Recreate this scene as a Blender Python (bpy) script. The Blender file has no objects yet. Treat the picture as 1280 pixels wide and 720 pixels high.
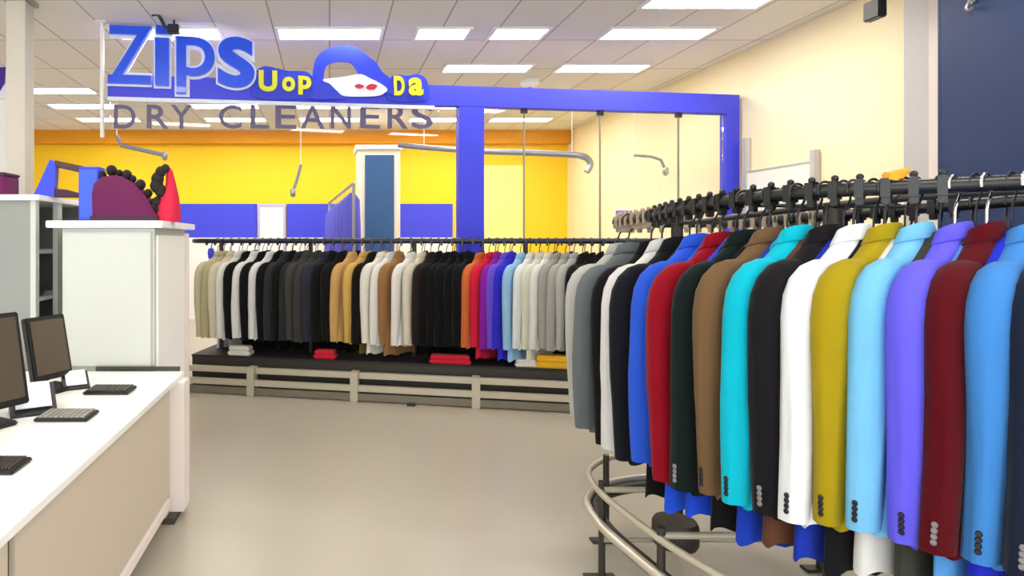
import bpy, bmesh, math, random
from mathutils import Vector, Matrix
random.seed(7)
SC = bpy.context.scene
COL = SC.collection
PI = math.pi
rad = math.radians

# ------------------------------------------------------------------ camera, world, exposure
EYE = 1.65
F = 800.0            # focal length in pixels of the 1280 wide frame
cam_d = bpy.data.cameras.new('camera'); cam = bpy.data.objects.new('camera', cam_d); COL.objects.link(cam)
cam.location = (0, 0, EYE); cam.rotation_euler = (PI/2, 0, 0)
cam_d.sensor_width = 36; cam_d.lens = 36*F/1280
cam_d.shift_x = 228/1280; cam_d.shift_y = -60/1280
cam_d.clip_start = 0.05
SC.camera = cam
SC.view_settings.view_transform = 'Standard'; SC.view_settings.look = 'None'
SC.view_settings.exposure = 0.62; SC.view_settings.gamma = 1.0; SC.view_settings.use_curve_mapping = False
w = bpy.data.worlds.new('world'); SC.world = w; w.use_nodes = True
w.node_tree.nodes['Background'].inputs[0].default_value = (0.93, 0.97, 1.0, 1)
w.node_tree.nodes['Background'].inputs[1].default_value = 3.0
LIGHT_POWER = 13.0    # emission of the troffer diffusers

# ------------------------------------------------------------------ materials
def s2l(c):
    c /= 255.0
    return c/12.92 if c <= .04045 else ((c+.055)/1.055)**2.4
def rgb(r, g, b): return (s2l(r), s2l(g), s2l(b), 1)
MATS = {}
def mat(name, c, rough=.6, metal=0.0, bump=0.0, bscale=200, var=0.0, vscale=3, emit=0, spec=.5, sheen=0, coat=0):
    if name in MATS: return MATS[name]
    m = bpy.data.materials.new(name); m.use_nodes = True; nt = m.node_tree
    b = nt.nodes['Principled BSDF']
    b.inputs['Base Color'].default_value = rgb(*c); b.inputs['Roughness'].default_value = rough
    b.inputs['Metallic'].default_value = metal; b.inputs['Specular IOR Level'].default_value = spec
    if sheen: b.inputs['Sheen Weight'].default_value = sheen
    if coat: b.inputs['Coat Weight'].default_value = coat
    if emit:
        b.inputs['Emission Color'].default_value = rgb(*c); b.inputs['Emission Strength'].default_value = emit
    tc = nt.nodes.new('ShaderNodeTexCoord')
    if var:
        n = nt.nodes.new('ShaderNodeTexNoise'); n.inputs['Scale'].default_value = vscale; n.inputs['Detail'].default_value = 4
        nt.links.new(tc.outputs['Object'], n.inputs['Vector'])
        mx = nt.nodes.new('ShaderNodeMix'); mx.data_type = 'RGBA'
        k = 1-var
        c0 = rgb(*c); mx.inputs['A'].default_value = (c0[0]*k, c0[1]*k, c0[2]*k, 1); mx.inputs['B'].default_value = c0
        nt.links.new(n.outputs['Fac'], mx.inputs['Factor']); nt.links.new(mx.outputs['Result'], b.inputs['Base Color'])
    if bump:
        n = nt.nodes.new('ShaderNodeTexNoise'); n.inputs['Scale'].default_value = bscale
        nt.links.new(tc.outputs['Object'], n.inputs['Vector'])
        bp = nt.nodes.new('ShaderNodeBump'); bp.inputs['Strength'].default_value = bump; bp.inputs['Distance'].default_value = .002
        nt.links.new(n.outputs['Fac'], bp.inputs['Height']); nt.links.new(bp.outputs['Normal'], b.inputs['Normal'])
    MATS[name] = m
    return m
def cloth(c): return mat('cloth_%d_%d_%d' % c, tuple(v*.93 for v in c), .85, bump=.35, bscale=420, var=.12, vscale=9, spec=.12, sheen=.08)
def glass_mat():
    m = bpy.data.materials.new('clear_glass'); m.use_nodes = True; nt = m.node_tree; nt.nodes.clear()
    o = nt.nodes.new('ShaderNodeOutputMaterial'); t = nt.nodes.new('ShaderNodeBsdfTransparent'); g = nt.nodes.new('ShaderNodeBsdfGlossy')
    t.inputs[0].default_value = (.97, .985, .98, 1); g.inputs['Roughness'].default_value = .02
    f = nt.nodes.new('ShaderNodeFresnel'); f.inputs[0].default_value = 1.45
    x = nt.nodes.new('ShaderNodeMixShader'); nt.links.new(f.outputs[0], x.inputs[0]); nt.links.new(t.outputs[0], x.inputs[1]); nt.links.new(g.outputs[0], x.inputs[2])
    nt.links.new(x.outputs[0], o.inputs[0]); return m
GLASS = glass_mat()
def ceiling_mat():
    m = mat('ceiling_tile', (214, 208, 199), .9)
    nt = m.node_tree; b = nt.nodes['Principled BSDF']
    tc = nt.nodes.new('ShaderNodeTexCoord'); br = nt.nodes.new('ShaderNodeTexBrick')
    br.offset = 0; br.inputs['Scale'].default_value = 1; br.inputs['Brick Width'].default_value = .6; br.inputs['Row Height'].default_value = 1.2
    br.inputs['Mortar Size'].default_value = .010; br.inputs['Mortar Smooth'].default_value = .3
    br.inputs['Color1'].default_value = rgb(240, 236, 229); br.inputs['Color2'].default_value = rgb(230, 225, 218); br.inputs['Mortar'].default_value = rgb(178, 170, 161)
    nt.links.new(tc.outputs['Object'], br.inputs['Vector']); nt.links.new(br.outputs['Color'], b.inputs['Base Color'])
    return m

# ------------------------------------------------------------------ mesh helpers
def box(bm, x0, x1, y0, y1, z0, z1, bev=0.0):
    r = bmesh.ops.create_cube(bm, size=1)
    vs = r['verts']
    for v in vs:
        v.co = Vector(((x0+x1)/2+v.co.x*(x1-x0), (y0+y1)/2+v.co.y*(y1-y0), (z0+z1)/2+v.co.z*(z1-z0)))
    if bev:
        es = list({e for v in vs for e in v.link_edges})
        bmesh.ops.bevel(bm, geom=es, offset=bev, segments=2, affect='EDGES')
    return bm
def ring_loft(bm, rings, cap0=True, cap1=True, closed=False):
    R = [[bm.verts.new(p) for p in r] for r in rings]
    n = len(R[0])
    pairs = list(zip(R, R[1:]))
    if closed: pairs.append((R[-1], R[0]))
    for a, b in pairs:
        for i in range(n):
            j = (i+1) % n
            bm.faces.new((a[i], a[j], b[j], b[i]))
    if not closed:
        if cap0: bm.faces.new(list(reversed(R[0])))
        if cap1: bm.faces.new(R[-1])
    return R
def tube(bm, pts, r, n=8, closed=False):
    pts = [Vector(p) for p in pts]; rings = []; N = len(pts)
    up = None
    for i, p in enumerate(pts):
        if closed: t = (pts[(i+1) % N]-pts[i-1])
        else: t = (pts[min(i+1, N-1)]-pts[max(i-1, 0)])
        t.normalize()
        if up is None:
            up = Vector((0, 0, 1)) if abs(t.z) < .9 else Vector((0, 1, 0))
        s = t.cross(up)
        if s.length < 1e-4: s = t.cross(Vector((1, .1, 0)))
        s.normalize(); u = s.cross(t); up = u
        rr = r[i] if isinstance(r, (list, tuple)) else r
        rings.append([p+s*math.cos(2*PI*k/n)*rr+u*math.sin(2*PI*k/n)*rr for k in range(n)])
    return ring_loft(bm, rings, closed=closed)
def catmull(P, closed=False, sub=8):
    P = [Vector(p) for p in P]; n = len(P); out = []
    for i in range(n if closed else n-1):
        if closed: a, b, c, d = P[i-1], P[i], P[(i+1) % n], P[(i+2) % n]
        else: a, b, c, d = P[max(i-1, 0)], P[i], P[i+1], P[min(i+2, n-1)]
        for k in range(sub):
            t = k/sub
            out.append(.5*((2*b)+(c-a)*t+(2*a-5*b+4*c-d)*t*t+(3*b-a-3*c+d)*t**3))
    if not closed: out.append(P[-1])
    return out
def prism(bm, poly, y0, y1):
    """poly in (x, z), extruded along y"""
    a = [bm.verts.new((p[0], y0, p[1])) for p in poly]; b = [bm.verts.new((p[0], y1, p[1])) for p in poly]
    n = len(poly)
    fs = [bm.faces.new(a), bm.faces.new(list(reversed(b)))]
    for i in range(n):
        j = (i+1) % n
        bm.faces.new((a[j], a[i], b[i], b[j]))
    bmesh.ops.triangulate(bm, faces=fs)
def lathe(bm, prof, n=20, c=(0, 0, 0)):
    rings = [[(c[0]+r*math.cos(2*PI*k/n), c[1]+r*math.sin(2*PI*k/n), c[2]+z) for k in range(n)] for r, z in prof]
    return ring_loft(bm, rings)
def to_mesh(bm, name, smooth=None):
    bmesh.ops.recalc_face_normals(bm, faces=bm.faces)
    me = bpy.data.meshes.new(name); bm.to_mesh(me); bm.free()
    if smooth is not None:
        for p in me.polygons: p.use_smooth = True
        if smooth < 180: me.set_sharp_from_angle(angle=rad(smooth))
    return me
def link(name, me, m, parent=None, loc=None):
    o = bpy.data.objects.new(name, me); COL.objects.link(o)
    if m is not None:
        if not me.materials: me.materials.append(m)
        elif me.materials[0] is not m:
            o.material_slots[0].link = 'OBJECT'; o.material_slots[0].material = m
    if parent: o.parent = parent
    if loc: o.location = loc
    return o
def obj(name, bm, m, parent=None, smooth=None, loc=None):
    return link(name, to_mesh(bm, name, smooth), m, parent, loc)
def bx(name, m, dims, parent=None, bev=0.0):
    return obj(name, box(bmesh.new(), *dims, bev=bev), m, parent)
def tag(o, label, cat, group=None, kind=None):
    o['label'] = label; o['category'] = cat
    if group: o['group'] = group
    if kind: o['kind'] = kind
    return o
def thing(name, label, cat, loc=(0, 0, 0), rz=0, group=None):
    o = bpy.data.objects.new(name, None); COL.objects.link(o)
    o.empty_display_size = .1
    o.location = loc; o.rotation_euler = (0, 0, rz)
    return tag(o, label, cat, group)
def struct(o): o['kind'] = 'structure'; return o
def at(px, py, Y): return Vector(((px-412)*Y/F, Y, EYE-(py-300)*Y/F))

# ------------------------------------------------------------------ room
XL, XR, YF, YB, HC = -6.5, 4.945, -3.2, 13.3, 3.9
m_floor = mat('floor_vinyl', (176, 168, 152), .32, var=.05, vscale=1.2, bump=.05, bscale=40)
m_yellow = mat('yellow_paint', (255, 214, 18), .6)
m_cream = mat('cream_paint', (255, 240, 200), .65)
m_white = mat('white_paint', (244, 243, 240), .6)
m_blue = mat('blue_paint', (62, 68, 228), .45)
m_navy = mat('navy_paint', (22, 47, 92), .5)
m_amber = mat('amber_shade', (236, 160, 14), .6)
m_grey = mat('grey_paint', (196, 192, 190), .55)
struct(bx('floor', m_floor, (XL, XR, YF, YB, -.1, 0)))
struct(bx('ceiling', ceiling_mat(), (XL, XR, YF, YB, HC, HC+.1)))
struct(bx('wall_back', m_yellow, (XL, XR, YB, YB+.15, 0, HC)))
struct(bx('wall_left', m_white, (XL-.15, XL, YF, YB, 0, HC)))
struct(bx('wall_right', m_cream, (XR, XR+.15, YF, YB, 0, HC)))
# unseen storefront behind the camera, its openings added to let in frontal fill
b = bmesh.new()
box(b, XL, XR, YF-.15, YF, 0, .5); box(b, XL, XR, YF-.15, YF, 3.2, HC)
struct(obj('wall_front', b, m_white))
for i in range(6):
    x = XL+i*(XR-XL)/5
    struct(bx('trim_%d' % (i+1), m_grey, (max(x-.06, XL), min(x+.06, XR), YF-.13, YF-.02, .5, 3.2)))
# back wall dressing
struct(bx('trim_7', m_amber, (XL, XR-.01, YB-.22, YB-.001, HC-.27, HC-.001)))  # amber strip colours in the shade under the ceiling
xw0, xw1 = at(322, 0, 13.2).x, at(357, 0, 13.2).x
b = bmesh.new(); box(b, XL+.001, xw0-.02, YB-.04, YB-.001, 1.7, 2.40); box(b, xw1+.02, 2.55, YB-.04, YB-.001, 1.7, 2.40)
struct(obj('trim_8', b, m_blue))
struct(bx('trim_9', m_white, (XL+.001, 2.55, YB-.05, YB-.001, 0, 1.7)))
struct(bx('trim_10', mat('pale_yellow_glare', (255, 244, 150), .6), (at(600, 0, YB).x, at(655, 0, YB).x, YB-.03, YB-.001, 0, 3.2)))  # pale panel paints the lit, reflecting glass onto the back wall
# grey pillar and navy panel on the right
struct(bx('wall_pillar', m_grey, (4.77, 4.944, 5.0, 5.32, 0, HC-.001), bev=.004))
struct(bx('trim_11', mat('pinkish_white_paint', (238, 224, 216), .6), (4.68, 4.943, 4.90, 4.999, 0, HC-.001)))
struct(bx('wall_navy', m_navy, (4.39, 4.943, 4.6, 4.62, 0, HC-.001)))
struct(bx('wall_partition', m_navy, (4.391, 4.942, -.2, 4.599, 0, HC-.001)))

# ceiling troffers
def troffer(cx, cy, label, wx=1.16, wy=.40, first=[None]):
    t = thing('ceiling_light', label, 'ceiling light', (cx, cy, HC), 0, 'recessed ceiling lights')
    key = (wx, wy)
    if first[0] is None: first[0] = {}
    if key not in first[0]:
        b = bmesh.new(); fw = .035
        box(b, -wx/2, wx/2, -wy/2, -wy/2+fw, -.02, -.001); box(b, -wx/2, wx/2, wy/2-fw, wy/2, -.02, -.001)
        box(b, -wx/2, -wx/2+fw, -wy/2+fw, wy/2-fw, -.02, -.001); box(b, wx/2-fw, wx/2, -wy/2+fw, wy/2-fw, -.02, -.001)
        d = bmesh.new(); box(d, -wx/2+fw, wx/2-fw, -wy/2+fw, wy/2-fw, -.014, -.002)
        first[0][key] = (to_mesh(b, 'frame'), to_mesh(d, 'diffuser'))
    link('frame', first[0][key][0], m_white, t)
    link('diffuser', first[0][key][1], mat('diffuser', (255, 250, 240), .5, emit=LIGHT_POWER), t)
cols = [(-4.1, 'leftmost column'), (-1.75, 'column above the blue letters'), (0.0, 'column above the white cap'), (2.05, 'column above the blue post'), (3.55, 'column nearest the right wall')]
rows = [(6.0, 'at the upper edge of the view'), (6.95, 'nearest full row'), (8.35, 'second row back'), (9.6, 'third row back'), (10.7, 'fourth row back'), (11.9, 'row before the amber band')]
skip = {(0, 0), (0, 1), (0, 2), (1, 0), (2, 0), (3, 0), (1, 2), (2, 2), (2, 3), (4, 3)}
for ci, (cx, cn) in enumerate(cols):
    for ri, (cy, rn) in enumerate(rows):
        if (ci, ri) in skip: continue
        wx = .62 if ci == 3 and ri < 2 else 1.16
        troffer(cx, cy, 'ceiling light, %s, %s' % (cn, rn), wx)
troffer(.62+.6, 6.95, 'bright ceiling light panel directly above the white cap shape, right of a pair', .6)
for cx, cn in ((-4.1, 'far left'), (-1.4, 'above the counter'), (1.3, 'above the near rail'), (3.4, 'beside the navy wall')):
    for cy, rn in ((-1.6, 'front'), (1.2, 'middle'), (3.9, 'rear')):
        troffer(cx, cy, 'ceiling light panel %s, %s one of three' % (cn, rn))

# ------------------------------------------------------------------ blue partition, sign
PA, PM = 7.065, .1304                     # plane of the partition: Y = 7.065 + .1304 X
def pl(px, py, off=0.0):
    u = (px-412)/F; Y = PA/(1-PM*u)
    return at(px, py, Y)
ang = math.atan(PM)
def lx(px): return pl(px, 300).x/math.cos(ang)      # distance along the plane from x=0
ZT, ZB = 3.385, 3.155
root_p = thing('window_partition', 'blue framed glass partition with wide post behind the far clothes rail', 'partition', (0, PA, 0), ang)
bx('header', m_blue, (lx(136), lx(920), -.06, .06, ZB, ZT), root_p, .004)
bx('post', m_blue, (lx(572), lx(603), -.0595, .0595, 0, ZB), root_p, .004)
bx('post', m_blue, (lx(904), lx(920), -.0595, .0595, 0, ZB), root_p, .004)
bx('sill', m_blue, (lx(603), lx(904), -.05, .05, 0, .12), root_p)
seams = [603, 655, 750, 848, 904]
for a, c in zip(seams, seams[1:]):
    pn = bx('glass_pane', GLASS, (lx(a)+.006, lx(c)-.006, -.006, .006, .12, ZB), root_p)
m_steel = mat('brushed_steel', (176, 176, 174), .35, .8)
m_dsteel = mat('dark_steel', (70, 68, 66), .45, .6)
m_black = mat('black_plastic', (22, 22, 24), .45)
m_seam = mat('grey_seal', (150, 146, 122), .5)
for s in seams[1:4]:
    bx('seal', m_seam, (lx(s)-.008, lx(s)+.008, -.009, .009, .12, ZB), root_p)
    bx('clamp', m_dsteel, (lx(s)-.035, lx(s)+.035, -.02, .02, ZB-.05, ZB), root_p)
# sign letters
def glyph(ch, x0, x1, z0, z1, y0, y1, weight=0.0):
    cu = bpy.data.curves.new('t', 'FONT'); cu.body = ch; cu.offset = weight; cu.extrude = .05; cu.resolution_u = 6
    o = bpy.data.objects.new('t', cu); COL.objects.link(o)
    bpy.context.view_layer.update()
    me = bpy.data.meshes.new_from_object(o.evaluated_get(bpy.context.evaluated_depsgraph_get()))
    bpy.data.objects.remove(o); bpy.data.curves.remove(cu)
    xs = [v.co.x for v in me.vertices]; ys = [v.co.y for v in me.vertices]; zs = [v.co.z for v in me.vertices]
    for v in me.vertices:
        X, Yc, Z = v.co
        v.co = (x0+(X-min(xs))/(max(xs)-min(xs))*(x1-x0), y0+(max(zs)-Z)/(max(zs)-min(zs))*(y1-y0), z0+(Yc-min(ys))/(max(ys)-min(ys))*(z1-z0))
    me.flip_normals() if False else None
    return me
def lz(px, py): return pl(px, py).z
sign = thing('shop_sign', 'blue lettered shop sign with yellow letters and a white cap shape above the header', 'sign', (0, PA, 0), ang)
m_lblue = mat('letter_blue', (18, 84, 246), .3, coat=.4)
m_lwhite = mat('letter_white', (236, 240, 252), .5)
m_lyellow = mat('letter_yellow', (232, 232, 40), .5)
m_lgrey = mat('letter_grey', (98, 90, 128), .5)
m_cap = mat('cap_blue', (36, 58, 214), .4)
def letter(ch, a, c, t, bt, m, y0, y1, wt=0, halo=None, hw=2.5):
    x0, x1, z0, z1 = lx(a), lx(c), lz((a+c)/2, bt), lz((a+c)/2, t)
    me = glyph(ch, x0, x1, z0, z1, y0, y1, wt)
    o = link('letter', me, m, sign)
    if halo:
        h = hw*.0088
        h0 = link('letter_outline', glyph(ch, x0-h, x1+h, z0-h, z1+h, y1, y1+.02, wt+.035), halo, o)
    return o
letter('Z', 137, 192, 37, 108, m_lblue, -.13, -.09, .008, m_lwhite)
for nm_, x0_, x1_, z0_, z1_ in [('letter', 196, 213, 111, 52), ('letter_dot', 197, 215, 47, 37)]:
    bx(nm_, m_lblue, (lx(x0_), lx(x1_), -.14, -.10, lz(204, z0_), lz(204, z1_)), sign, .004)
    bx('letter_outline', m_lwhite, (lx(x0_)-.02, lx(x1_)+.02, -.099, -.09, lz(204, z0_)-.02, lz(204, z1_)+.02), sign)
letter('p', 222, 269, 51, 121, m_lblue, -.13, -.09, .008, m_lwhite)
letter('s', 273, 318, 51, 113, m_lblue, -.14, -.10, .02, m_lwhite)
def spoly(pts): return [(lx(a), lz(a, c)) for a, c in pts]
def smooth_poly(pts, sub=5): return [(p.x, p.y) for p in catmull([(a, c, 0) for a, c in pts], True, sub)]
def plate(name, pts, m, y0, y1, parent=sign, sm=True):
    b = bmesh.new(); P = spoly(smooth_poly(pts) if sm else pts); prism(b, P, y0, y1); return obj(name, b, m, parent)
plate('backing_plate', [(318, 124), (318, 96), (328, 86), (342, 87), (352, 92), (368, 91), (384, 93), (392, 104), (392, 124)], m_cap, -.085, -.06)
plate('backing_plate', [(484, 127), (485, 101), (495, 96), (506, 97), (520, 95), (530, 101), (533, 114), (530, 127)], m_cap, -.085, -.06)
for ch, a, c, t, bt in [('U', 323, 346, 91, 117), ('o', 352, 368, 99, 117), ('p', 372, 388, 98, 121), ('D', 490, 503, 98, 122), ('a', 508, 526, 100, 122)]:
    letter(ch, a, c, t, bt, m_lyellow, -.11, -.086, .04)
# cap: blue outline ring with opening, white brim, red marks
b = bmesh.new()
outer = [(389, 122), (389, 108), (390, 92), (393, 78), (401, 68), (414, 62), (432, 60), (446, 64), (458, 73), (468, 81), (475, 92), (484, 100), (490, 112), (490, 122)]
inner = [(403, 110), (403, 102), (404, 94), (406, 87), (410, 83), (419, 80), (430, 80), (438, 82), (443, 89), (449, 98), (459, 104), (469, 109), (477, 115), (479, 118)]
o_ = catmull([(a, c, 0) for a, c in outer], False, 4); i_ = catmull([(a, c, 0) for a, c in inner], False, 4)
for y in (-.10, -.061):
    pass
ro = [[(lx(p.x), y, lz(p.x, p.y)) for p in o_] for y in (-.10, -.061)]; ri = [[(lx(p.x), y, lz(p.x, p.y)) for p in i_] for y in (-.10, -.061)]
strip = []
for k in range(len(o_)): strip.append([ro[0][k], ri[0][k], ri[1][k], ro[1][k]])
ring_loft(b, strip)
obj('cap_outline', b, m_cap, sign)
plate('cap_brim', [(402, 103), (412, 101), (430, 99), (448, 96), (460, 101), (472, 107), (481, 114), (478, 119), (466, 123), (430, 123), (420, 117), (411, 109)], m_lwhite, -.115, -.1005)
plate('cap_base', [(389, 118), (398, 108), (408, 107), (416, 114), (424, 122), (430, 126), (389, 127)], m_cap, -.13, -.116)
plate('red_mark', [(441, 111), (446, 108), (453, 111), (447, 114)], mat('sign_red', (200, 30, 70), .5), -.121, -.1155)
plate('red_mark', [(455, 112), (461, 108), (469, 110), (465, 115), (458, 115)], MATS['sign_red'], -.121, -.1155)
bx('trim_strip', m_lwhite, (lx(136), lx(541), -.07, -.05, ZB-.045, ZB-.004), sign)
# second line hangs on a clear panel below the header
hp = bx('clear_panel', GLASS, (lx(138), lx(548), -.012, -.004, lz(340, 166), ZB-.046), sign)
for ch, a, c in [('D', 143, 170), ('R', 184, 211), ('Y', 214, 240), ('C', 274, 302), ('L', 313, 336), ('E', 344, 370), ('A', 376, 405), ('N', 413, 438), ('E', 450, 474), ('R', 484, 509), ('S', 514, 540)]:
    letter(ch, a, c, 132, 161, m_lgrey, -.035, -.0125, .008)

# things beyond the partition
col_ = thing('square_column', 'dark blue faced square column with white edges in the middle of the back room', 'column', (at(475, 0, 11.4).x, 11.4, 0))
hz = at(0, 187, 11.4).z
bx('shaft', mat('warm_white', (246, 228, 205), .6), (-.4, .36, 0, .7, 0, hz), col_, .005)
bx('face_panel', mat('column_navy', (40, 84, 136), .45), (-.27, .25, -.03, -.001, 0, hz-.1), col_)
bx('cap_molding', m_white, (-.44, .40, -.06, .74, hz, hz+.08), col_, .005)
dr = thing('back_door', 'white narrow door set between the two blue wall bands', 'door', ((xw0+xw1)/2, YB-.001, 0))
hw_ = (xw1-xw0)/2
bx('door_leaf', m_white, (-hw_+.05, hw_-.05, -.09, -.051, 0, 2.33), dr)
b = bmesh.new(); box(b, -hw_, -hw_+.05, -.1, -.051, 0, 2.40); box(b, hw_-.05, hw_, -.1, -.051, 0, 2.40); box(b, -hw_+.05, hw_-.05, -.1, -.051, 2.33, 2.40)
obj('door_frame', b, mat('lilac_grey', (190, 184, 214), .5), dr)
bx('handle', m_steel, (hw_-.12, hw_-.08, -.13, -.091, 1.0, 1.14), dr)
# overhead track of the back room with its drop brackets
m_track = mat('track_grey', (150, 150, 162), .4, .4)
tr = thing('overhead_track', 'grey overhead track running behind the blue post, ending in a downward bracket', 'rail', (0, 0, 0))
b = bmesh.new(); P = [at(498, 181, 10.5), at(540, 185, 10.3), at(600, 189, 10.0), at(660, 191, 9.8), at(722, 194, 9.6), at(728, 199, 9.6)]
tube(b, catmull(P, False, 4), .045, 8); obj('track', b, m_track, tr, 60)
b = bmesh.new(); tube(b, catmull([at(724, 194, 9.6), at(734, 198, 9.6), at(738, 206, 9.6), at(733, 215, 9.6)], False, 4), .05, 8); obj('end_bracket', b, m_steel, tr, 60)
for px in (530, 655, 715):
    Yh = 10.35 if px == 530 else 9.8 if px == 655 else 9.62
    p = at(px, 192, Yh); b = bmesh.new(); tube(b, [(p.x, p.y, p.z), (p.x, p.y, HC)], .006, 6); obj('drop_rod', b, m_white, tr)
def arm(name, label, pts, Y, r=.03, head=True, mm=m_track):
    t = thing(name, label, 'bracket', (0, 0, 0)); b = bmesh.new(); P = [at(a, c, Y) for a, c in pts]; tube(b, P, r, 8); obj('arm', b, mm, t, 60)
    e = P[-1]; b = bmesh.new(); lathe(b, [(.001, .05), (.035, .04), (.045, 0), (.035, -.06), (.001, -.08)], 12, e); obj('head', b, m_steel, t, 50)
    p0 = P[0]; b = bmesh.new(); tube(b, [p0, (p0.x, p0.y, HC)], .006, 6); obj('drop_rod', b, m_white, t)
    return t
arm('camera_arm', 'grey ceiling arm with small camera above the plum bag', [(146, 170), (152, 182), (180, 188), (206, 194)], 9.0)
arm('camera_arm', 'short tilted ceiling arm hanging in front of the yellow wall', [(376, 206), (372, 222), (366, 240)], 9.0, .022)
arm('camera_arm', 'thin ceiling arm with small head behind the right glass pane', [(792, 194), (815, 196), (826, 200), (832, 213)], 9.2, .02)
sm = thing('smoke_detector', 'small white round detector on the ceiling behind the glass partition', 'detector', (at(662, 0, 9.0).x, 9.0, HC))
b = bmesh.new(); lathe(b, [(.001, -.001), (.12, -.001), (.13, -.06), (.09, -.10), (.001, -.11)], 20); obj('body', b, m_white, sm, 40)
b = bmesh.new(); lathe(b, [(.001, -.111), (.03, -.111), (.02, -.13), (.001, -.132)], 12); obj('sensor', b, m_dsteel, sm, 40)
# receding periwinkle bags on a rail
m_peri = mat('periwinkle_cloth', (92, 92, 206), .7, bump=.2)
gr_ = thing('bag_rail', 'thin steel rail carrying the periwinkle bags beside the dark blue column', 'rail', (0, 0, 0))
b = bmesh.new(); tube(b, [at(410, 255, 12.8), at(443, 228, 8.6)], .02, 8); obj('rail', b, m_steel, gr_)
for q in (at(411.5, 254, 12.6), at(442, 229, 8.7)):
    b = bmesh.new(); tube(b, [q, (q.x, q.y, 0)], .022, 8); obj('post', b, m_steel, gr_)
for i in range(6):
    f = i/5; px = 414+26*f; Y = 12.3-3.4*f; p = at(px, 256-24*f, Y)
    t = thing('garment_bag', 'periwinkle garment bag beside the dark blue column, %s' % ['farthest', 'second from the far end', 'third from the far end', 'third from the near end', 'second from the near end', 'nearest'][i], 'garment bag', (p.x, p.y, p.z), 0, 'periwinkle bags beside the column')
    b = bmesh.new(); tube(b, catmull([(0, 0, -.10), (0, 0, -.05), (.03, 0, 0), (0, 0, .035), (-.03, 0, .01)], False, 3), .006, 6); obj('hook', b, m_steel, t)
    b = bmesh.new()
    R = []
    for z, a, c in [(-.10, .03, .03), (-.14, .07, .05), (-.2, .11, .06), (-.5, .12, .07), (-.95, .13, .075), (-1.0, .12, .06)]:
        R.append([(a*math.cos(2*PI*k/16), c*math.sin(2*PI*k/16), z) for k in range(16)])
    ring_loft(b, R); obj('bag', b, m_peri, t, 50)
# small ceiling fittings near the sign
t = thing('ceiling_speaker', 'small black speaker hanging under the ceiling above the letters', 'speaker', (at(222, 0, 6.7).x, 6.55, HC))
b = bmesh.new(); tube(b, [(0, 0, 0), (0, 0, -.05)], .01, 6); obj('stem', b, m_black, t)
bx('body', m_black, (-.06, .06, -.05, .05, -.14, -.05), t, .01)
t = thing('ceiling_cable', 'dark bent cable hanging from the ceiling above the letter i', 'cable', (0, 0, 0))
b = bmesh.new(); tube(b, catmull([(at(190, 0, 6.4).x, 6.4, HC), at(197, 18, 6.4)+Vector((0, 0, -.0)), at(203, 27, 6.45), at(207, 36, 6.5)], False, 5), .018, 8); obj('cord', b, m_dsteel, t, 60)
t = thing('wall_camera', 'small black camera on a stem beside the grey pillar top', 'camera', (4.38, 4.7, 0))
t.location = (at(1128, 0, 4.95).x-.0, 5.2, HC)
b = bmesh.new(); tube(b, [(0, 0, 0), (0, 0, -.30)], .012, 8); obj('stem', b, m_black, t)
bx('housing', m_black, (-.035, .035, -.08, .08, -.46, -.30), t, .01)
t = thing('ceiling_hook', 'small silver hook fixed high on the navy panel', 'hook', (at(1217, 0, 4.59).x, 4.599, at(0, 4, 4.59).z))
t.location.x = min(t.location.x, 4.9)
t.location = (4.389, 4.389*F/ (1217-412), at(0, 4, 4.33).z)
b = bmesh.new(); tube(b, catmull([(0, 0, .04), (-.03, 0, .02), (-.05, 0, -.02), (-.03, 0, -.04), (-.01, 0, -.02)], False, 4), .01, 8); obj('hook', b, m_steel, t, 60)
lathe_b = bmesh.new(); tube(lathe_b, [(0, 0, .04), (-.012, 0, .04)], .03, 14); obj('wall_plate', lathe_b, m_steel, t, 40)
# display panel on the right wall
t = thing('display_panel', 'pale display panel between two grey posts on the cream right wall', 'display panel', (XR-.01, 0, 0))
bx('board', mat('offwhite_board', (250, 246, 236), .5), (-.04, -.01, 6.50, 7.50, .3, 2.44), t)
bx('post', m_grey, (-.06, 0, 7.50, 7.56, 0, 2.85), t)
bx('post', m_grey, (-.06, 0, 6.44, 6.50, 0, 2.56), t)
bx('rail', m_grey, (-.05, -.005, 6.50, 7.50, 2.44, 2.455), t)

# ------------------------------------------------------------------ left: counter, cabinets, post
m_lam = mat('cream_laminate', (206, 193, 176), .5)
m_top = mat('white_laminate', (250, 250, 248), .3)
m_pink = mat('pinkish_laminate', (238, 228, 224), .5)
m_cab = mat('cabinet_white', (202, 205, 198), .45)
m_cabg = mat('cabinet_grey', (146, 148, 144), .5)
m_toe = mat('toe_kick', (70, 66, 60), .6)
CX, CZ = -.92, .838
t = tag(bx('worktop', m_top, (-2.3, CX+.02, .7, 3.96, CZ-.035, CZ), None, .004), 'long white worktop running along the left service counter', 'worktop')
def counter_unit(y0, y1, label):
    t = thing('counter_unit', label, 'counter', (0, 0, 0), 0, 'units of the left service counter')
    bx('body', m_lam, (-2.25, CX-.05, y0, y1, .1, CZ-.036), t)
    bx('front_panel', m_lam, (CX-.05, CX-.012, y0+.004, y1-.004, .16, CZ-.05), t, .003)
    bx('base_rail', m_pink, (CX-.05, CX, y0+.004, y1-.004, .10, .158), t, .003)
    bx('toe_kick', m_toe, (-2.2, CX-.06, y0, y1, 0, .1), t)
    return t
counter_unit(.75, 1.86, 'near cream counter unit at the lower left corner')
counter_unit(1.90, 3.70, 'long cream counter unit in the middle of the left counter')
bx_ = bx('joint_strip', m_dsteel, (CX-.05, CX-.03, 1.865, 1.895, .0, CZ-.036)); tag(bx_, 'thin dark grey strip between the two cream counter units', 'strip')
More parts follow.
